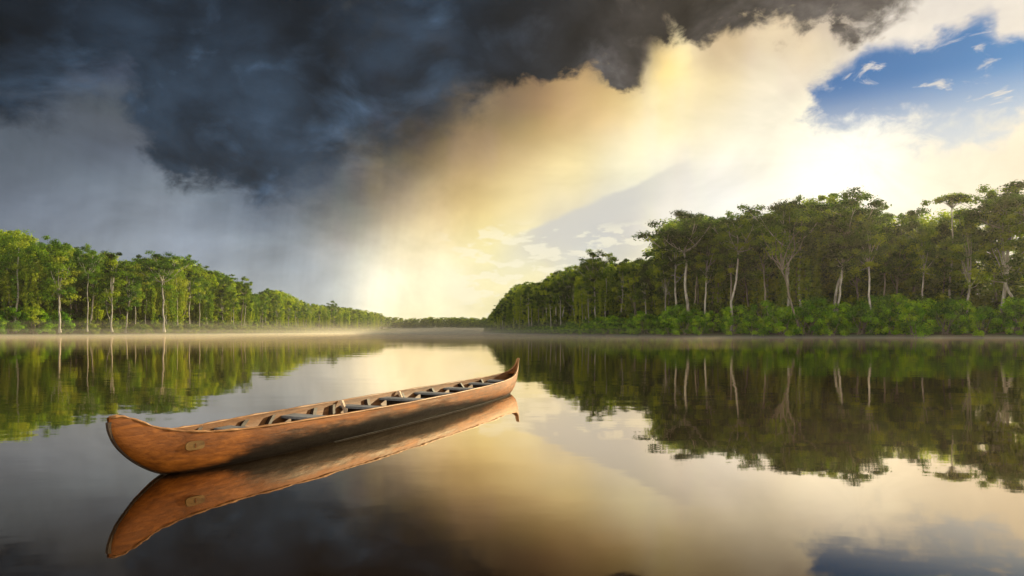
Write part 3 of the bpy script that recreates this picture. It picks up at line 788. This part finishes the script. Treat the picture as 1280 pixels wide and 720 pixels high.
#        q   sheer x  z     keel x  z    half beam
ST = [(0.0, .000, .585, .000, .545, .012), (.03, .10, .590, .010, .48, .030), (.07, .22, .548, .060, .37, .055), (.12, .38, .470, .165, .25, .095),
      (.18, .58, .412, .33, .125, .155), (.25, .85, .370, .57, .01, .235), (.33, 1.3, .346, .98, -.08, .325), (.42, 2.1, .338, 1.6, -.13, .430), (.5, 3.3, .330, 3.0, -.15, .505),
      (.58, 5.0, .325, 5.0, -.16, .540), (.66, 6.8, .328, 7.0, -.15, .505), (.74, 8.2, .342, 8.5, -.11, .410), (.82, 9.1, .368, 9.25, -.04, .285), (.88, 9.60, .408, 9.68, .06, .170),
      (.93, 9.93, .475, 9.96, .18, .085), (.97, 10.12, .585, 10.13, .36, .045), (1.0, 10.25, .735, 10.27, .700, .016)]
qs = np.array([s_[0] for s_ in ST]); cols_ = [np.array([s_[i] for s_ in ST]) for i in range(1, 6)]
def cr(q, ys):
    """monotone-ish smooth interpolation of a station column"""
    m_ = np.gradient(ys, qs); i = int(np.clip(np.searchsorted(qs, q) - 1, 0, len(qs) - 2)); h = qs[i + 1] - qs[i]; t = (q - qs[i]) / h
    dlt = (ys[i + 1] - ys[i]) / h
    a, b = m_[i], m_[i + 1]
    if abs(dlt) < 1e-9: a = b = 0
    else: a = np.clip(a / dlt, 0, 3) * dlt; b = np.clip(b / dlt, 0, 3) * dlt
    return (2*t**3-3*t**2+1)*ys[i] + (t**3-2*t**2+t)*h*a + (-2*t**3+3*t**2)*ys[i+1] + (t**3-t**2)*h*b
def stn(q): return [float(cr(q, c)) for c in cols_]
def q_at(x):
    lo, hi = 0., 1.
    for _ in range(40):
        mid = (lo + hi) / 2
        if stn(mid)[0] < x: lo = mid
        else: hi = mid
    return lo
def hullp(q, phi, inset=0.0, lift=0.0):
    """phi -90..90 degrees from one rim through the keel to the other; side -y is the near side"""
    sx, sz, kx, kz, b = stn(q)
    b = max(b - inset, .0); a = abs(phi) * math.pi / 180
    u = b * math.sin(a) ** .78; f = (1 - math.cos(a)) ** 1.05
    z = kz + lift + (sz - kz - lift) * f; x = kx + (sx - kx) * f
    return (x, math.copysign(u, phi) if phi else 0.0, z)
PH = np.linspace(-90, 90, 29)
QS = sorted(set(list(np.linspace(0, .35, 44)) + list(np.linspace(.35, .85, 60)) + list(np.linspace(.85, 1, 26))))
def shell(inset, lift, q0, q1, flip):
    V_, F_ = [], []; Q = [q for q in QS if q0 <= q <= q1]; w = len(PH)
    for q in Q:
        for ph in PH: V_.append(hullp(q, ph, inset, lift))
    for i in range(len(Q) - 1):
        for j in range(w - 1):
            f = (i * w + j, (i + 1) * w + j, (i + 1) * w + j + 1, i * w + j + 1)
            F_.append(f[::-1] if flip else f)
    return V_, F_, Q
Vo, Fo, Qo = shell(0, 0, 0, 1, False)
qa, qb = .17, .93
Vi, Fi, Qi = shell(.035, .055, qa, qb, True)
nV = len(Vo); Vh = Vo + Vi; Fh = Fo + [tuple(i + nV for i in f) for f in Fi]; w = len(PH); mi = [0] * len(Fo) + [1] * len(Fi)
# end caps of the hollow and the solid wooden ends above it
def wall(q, flip):
    base = nV + Qi.index(q) * w; ids = [base + j for j in range(w)]
    return tuple(ids[::-1] if flip else ids)
Fh += [wall(Qi[0], False), wall(Qi[-1], True)]; mi += [1, 1]
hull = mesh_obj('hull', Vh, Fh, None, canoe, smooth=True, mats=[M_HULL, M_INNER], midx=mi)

def loft(name, rings, mat, parent, closed_ends=True, smooth=False):
    V_ = [p_ for r_ in rings for p_ in r_]; k = len(rings[0]); F_ = []
    for i in range(len(rings) - 1):
        for j in range(k): F_.append((i * k + j, i * k + (j + 1) % k, (i + 1) * k + (j + 1) % k, (i + 1) * k + j))
    if closed_ends: F_ += [tuple(range(k))[::-1], tuple((len(rings) - 1) * k + j for j in range(k))]
    return mesh_obj(name, V_, F_, mat, parent, smooth=smooth)
for sgn in (-1, 1):       # rim of the hull
    rings = []
    for q in QS:
        if q < .004 or q > .998: continue
        sx, sz, kx, kz, b = stn(q); wob_ = .003 * math.sin(q * 90) + .002 * math.sin(q * 217 + sgn)
        y0 = sgn * (b + .006 + wob_); y1 = sgn * max(b - .030 + wob_, .001); zt = sz + .007 + wob_; zb = sz - .014
        rings.append([(sx, y0, zb), (sx, y0, zt - .005), (sx, (y0 * .7 + y1 * .3), zt), (sx, y1, zt - .003), (sx, y1, zb)])
    loft('gunwale', rings, M_RIM, canoe, smooth=True)
def deck(q0, q1, name, drop):
    V_, F_ = [], []; Q = [q for q in QS if q0 <= q <= q1]
    for q in Q:
        sx, sz, kx, kz, b = stn(q); t = max(0.0, b - .02)
        for u in (-1, -.5, 0, .5, 1): V_.append((sx, u * t, sz - drop - .012 * u * u + .006))
    for q in Q:
        sx, sz, kx, kz, b = stn(q); t = max(0.0, b - .02)
        for u in (-1, -.5, 0, .5, 1): V_.append((sx, u * t, sz - drop - .03))
    n_ = len(Q) * 5
    for i in range(len(Q) - 1):
        for j in range(4):
            a = i * 5 + j; F_.append((a, a + 1, a + 6, a + 5)); F_.append((n_ + a, n_ + a + 5, n_ + a + 6, n_ + a + 1))
    for s0 in (0, (len(Q) - 1) * 5):
        for j in range(4): F_.append((s0 + j, n_ + s0 + j, n_ + s0 + j + 1, s0 + j + 1) )
    mesh_obj(name, V_, F_, M_HULL, canoe, smooth=False)
deck(.004, .262, 'bow_deck', .012); deck(.905, .995, 'stern_deck', .02)

def band(name, q0, q1, mat, out_=.012, half=.014, n=40):
    rings = []
    for q in np.linspace(q0, q1, n):
        a = hullp(q, 0); b_ = hullp(min(1, q + .004), 0); c_ = hullp(max(0, q - .004), 0)
        tx, tz = b_[0] - c_[0], b_[2] - c_[2]; l_ = math.hypot(tx, tz) + 1e-9; nx, nz = tz / l_, -tx / l_
        if (q < .5 and nx > 0 and nz > 0): nx, nz = -nx, -nz
        o1 = (a[0] + nx * out_, a[2] + nz * out_); i1 = (a[0] - nx * .03, a[2] - nz * .03)
        rings.append([(o1[0], -half, o1[1]), (o1[0], half, o1[1]), (i1[0], half * 1.3, i1[1]), (i1[0], -half * 1.3, i1[1])])
    loft(name, rings, mat, canoe)
band('stem_band', 0.0, .30, M_DARKW)
# thin weathered strake just above the water
for sgn in (-1, 1):
    rings = []
    for q in np.linspace(q_at(2.9), q_at(9.5), 60):
        # find phi where z is .03
        lo, hi = 0., 90.
        for _ in range(30):
            md = (lo + hi) / 2
            if hullp(q, md)[2] < .012: lo = md
            else: hi = md
        p_ = hullp(q, sgn * lo); y = p_[1]
        e_ = .006 * min(1, (q - q_at(2.9)) * 12); rings.append([(p_[0], y + sgn * e_, .003), (p_[0], y + sgn * e_, .005 + e_), (p_[0], y - sgn * .02, .020), (p_[0], y - sgn * .02, -.004)])
    loft('strake', rings, M_STRAKE, canoe)

def inner_half(x, z):
    """half width of the hollow at station x, height z"""
    q = q_at(x); lo, hi = 0., 90.
    for _ in range(30):
        md = (lo + hi) / 2
        if hullp(q, md, .035, .055)[2] < z: lo = md
        else: hi = md
    return hullp(q, lo, .035, .055)[1]
def sheer_z(x): return stn(q_at(x))[1]
def board(name, mat, parent, x0, x1, y0a, y0b, z0, z1, bow=0.0):
    """plank across the hull, a little bent, with eased edges"""
    rings = []
    for t in np.linspace(-1, 1, 9):
        yy = y0a + (y0b - y0a) * (t + 1) / 2; dz = bow * (1 - t * t); e = .006
        rings.append([(x0, yy, z0 + dz), (x0, yy, z1 + dz - e), (x0 + e, yy, z1 + dz), (x1 - e, yy, z1 + dz), (x1, yy, z1 + dz - e), (x1, yy, z0 + dz)])
    return loft(name, rings, mat, parent)
seat_x = [1.62, 2.86, 4.15, 5.25, 6.35, 7.40, 8.35, 9.05]
for i, x in enumerate(seat_x):
    zt = sheer_z(x) - .055 - .006 * (i % 3); hw = min(inner_half(x - .12, zt), inner_half(x + .12, zt)) - .004
    wd = [.24, .26, .22, .25, .23, .26, .22, .18][i]
    st_ = board('seat', M_SEAT, canoe, x - wd / 2, x + wd / 2, -hw, hw, zt - .032, zt, -.006)
    hb = inner_half(x, zt - .18) - .02
    board('seat_support', M_DARKW, st_, x - .025, x + .025, -hb, hb, zt - .27, zt - .034)
rib_x = [1.28, 2.10, 2.58, 3.45, 3.85, 4.75, 5.75, 6.80, 7.85, 8.72]
for i, x in enumerate(rib_x):
    rings = []; q = q_at(x); dp = .075 if i % 2 else .10; hw = .045 if i % 2 else .035
    for ph in np.linspace(-84, 84, 27):
        a = hullp(q, ph, .034, .056); f = abs(ph) / 90; d_ = dp * (1 - .45 * f ** 3)
        cy_, cz_ = 0.0, sheer_z(x) + .10
        vx, vz = cy_ - a[1], cz_ - a[2]; l_ = math.hypot(vx, vz); vx /= l_; vz /= l_
        rings.append([(a[0] - hw, a[1], a[2]), (a[0] + hw, a[1], a[2]), (a[0] + hw * .8, a[1] + vx * d_, a[2] + vz * d_), (a[0] - hw * .8, a[1] + vx * d_, a[2] + vz * d_)])
    loft('rib', rings, M_DARKW, canoe)
for x in (3.98, 5.62):    # two pale struts standing against the far side
    y1 = inner_half(x, .28) - .035
    rings = []
    for t in np.linspace(0, 1, 6):
        yy = y1 - .20 * (1 - t); zz = -.04 + (sheer_z(x) + .03) * t + .02; r_ = .02
        rings.append([(x - r_ + .06 * t, yy - r_, zz), (x + r_ + .06 * t, yy - r_, zz), (x + r_ + .06 * t, yy + r_, zz), (x - r_ + .06 * t, yy + r_, zz)])
    loft('strut', rings, M_STRUT, canoe)
# faded square plate with rounded corners on the near side of the bow
def plate(name, xa, xb, za, zb, mat, parent, offm, nx=10, nz=8, corner=.3):
    V_, F_ = [], []
    xm, zm = (xa + xb) / 2, (za + zb) / 2
    for i in range(nx + 1):
        for j in range(nz + 1):
            u, v_ = 2 * i / nx - 1, 2 * j / nz - 1
            k = 1 - corner * (abs(u * v_)) ** 3 * .6
            X_, Z_ = xm + u * k * (xb - xa) / 2, zm + v_ * k * (zb - za) / 2
            lo, hi = 0., 1.; 
            # solve on the surface: q, phi with x = X_, z = Z_
            q = q_at(X_)
            for _ in range(6):
                l2, h2 = 0., 90.
                for _ in range(26):
                    md = (l2 + h2) / 2
                    if hullp(q, -md)[2] < Z_: l2 = md
                    else: h2 = md
                p_ = hullp(q, -l2); q += (X_ - p_[0]) * .08
            V_.append((p_[0], p_[1] - offm, p_[2]))
    n_ = len(V_); V_ += [(a, b + .012, c_) for a, b, c_ in V_]
    g_ = lambda i, j: i * (nz + 1) + j
    for i in range(nx):
        for j in range(nz):
            F_.append((g_(i, j), g_(i + 1, j), g_(i + 1, j + 1), g_(i, j + 1))); F_.append((n_ + g_(i, j), n_ + g_(i, j + 1), n_ + g_(i + 1, j + 1), n_ + g_(i + 1, j)))
    for i in range(nx): F_ += [(g_(i, 0), n_ + g_(i, 0), n_ + g_(i + 1, 0), g_(i + 1, 0)), (g_(i, nz), g_(i + 1, nz), n_ + g_(i + 1, nz), n_ + g_(i, nz))]
    for j in range(nz): F_ += [(g_(0, j), g_(0, j + 1), n_ + g_(0, j + 1), n_ + g_(0, j)), (g_(nx, j), n_ + g_(nx, j), n_ + g_(nx, j + 1), g_(nx, j + 1))]
    return mesh_obj(name, V_, F_, mat, parent, smooth=False)
pl_ = plate('bow_plate', .64, .81, .215, .295, M_PLATE, canoe, .011)
plate('plate_mark', .720, .728, .235, .275, M_HULL, pl_, .0135, 2, 4, 0)

# ------------------------------------------------------------------ air
def volume_material(name, dens, colr, aniso):
    m, g, out = material(name)
    v = g.new('ShaderNodeVolumePrincipled')
    v.inputs['Density'].default_value = dens; v.inputs['Color'].default_value = tuple(colr) + (1,); v.inputs['Anisotropy'].default_value = aniso
    g.t.links.new(v.outputs[0], out.inputs['Volume']); return m
def box(name, x0, x1, y0, y1, z0, z1, mat):
    v = [(x, y, z) for x in (x0, x1) for y in (y0, y1) for z in (z0, z1)]
    f = [(0, 1, 3, 2), (4, 6, 7, 5), (0, 4, 5, 1), (2, 3, 7, 6), (0, 2, 6, 4), (1, 5, 7, 3)]
    return tag(mesh_obj(name, v, f, mat), kind='stuff')
HAZE = 0.00009
box('haze', -3010, 3010, -1510, 4510, -4, 44, volume_material('hazy_air', HAZE, (1.0, .93, .80), .55))
# thin sunlit mist lying on the river, a closed slab with the outline of the water
def slab(name, inset, ymin, z0, z1, dens):
    sh = shore - nrm * inset; pts_ = [tuple(p_) for p_ in sh if p_[1] > ymin]
    n_ = len(pts_); V_ = [(x, y, z0) for x, y in pts_] + [(x, y, z1) for x, y in pts_]
    F_ = [tuple(range(n_)), tuple(range(2 * n_ - 1, n_ - 1, -1))] + [(i, n_ + i, n_ + (i + 1) % n_, (i + 1) % n_) for i in range(n_)]
    return tag(mesh_obj(name, V_, F_, volume_material(name + '_air', dens, (1.0, .92, .74), .5)), kind='stuff')
slab('mist', 1.0, 70, .012, .70, .0028)
slab('mist', 3.0, 110, .02, .28, .0060)
slab('mist', 0.5, 150, .03, 2.2, .0011)
slab('mist', 0.5, 190, .04, 5.0, .0010)
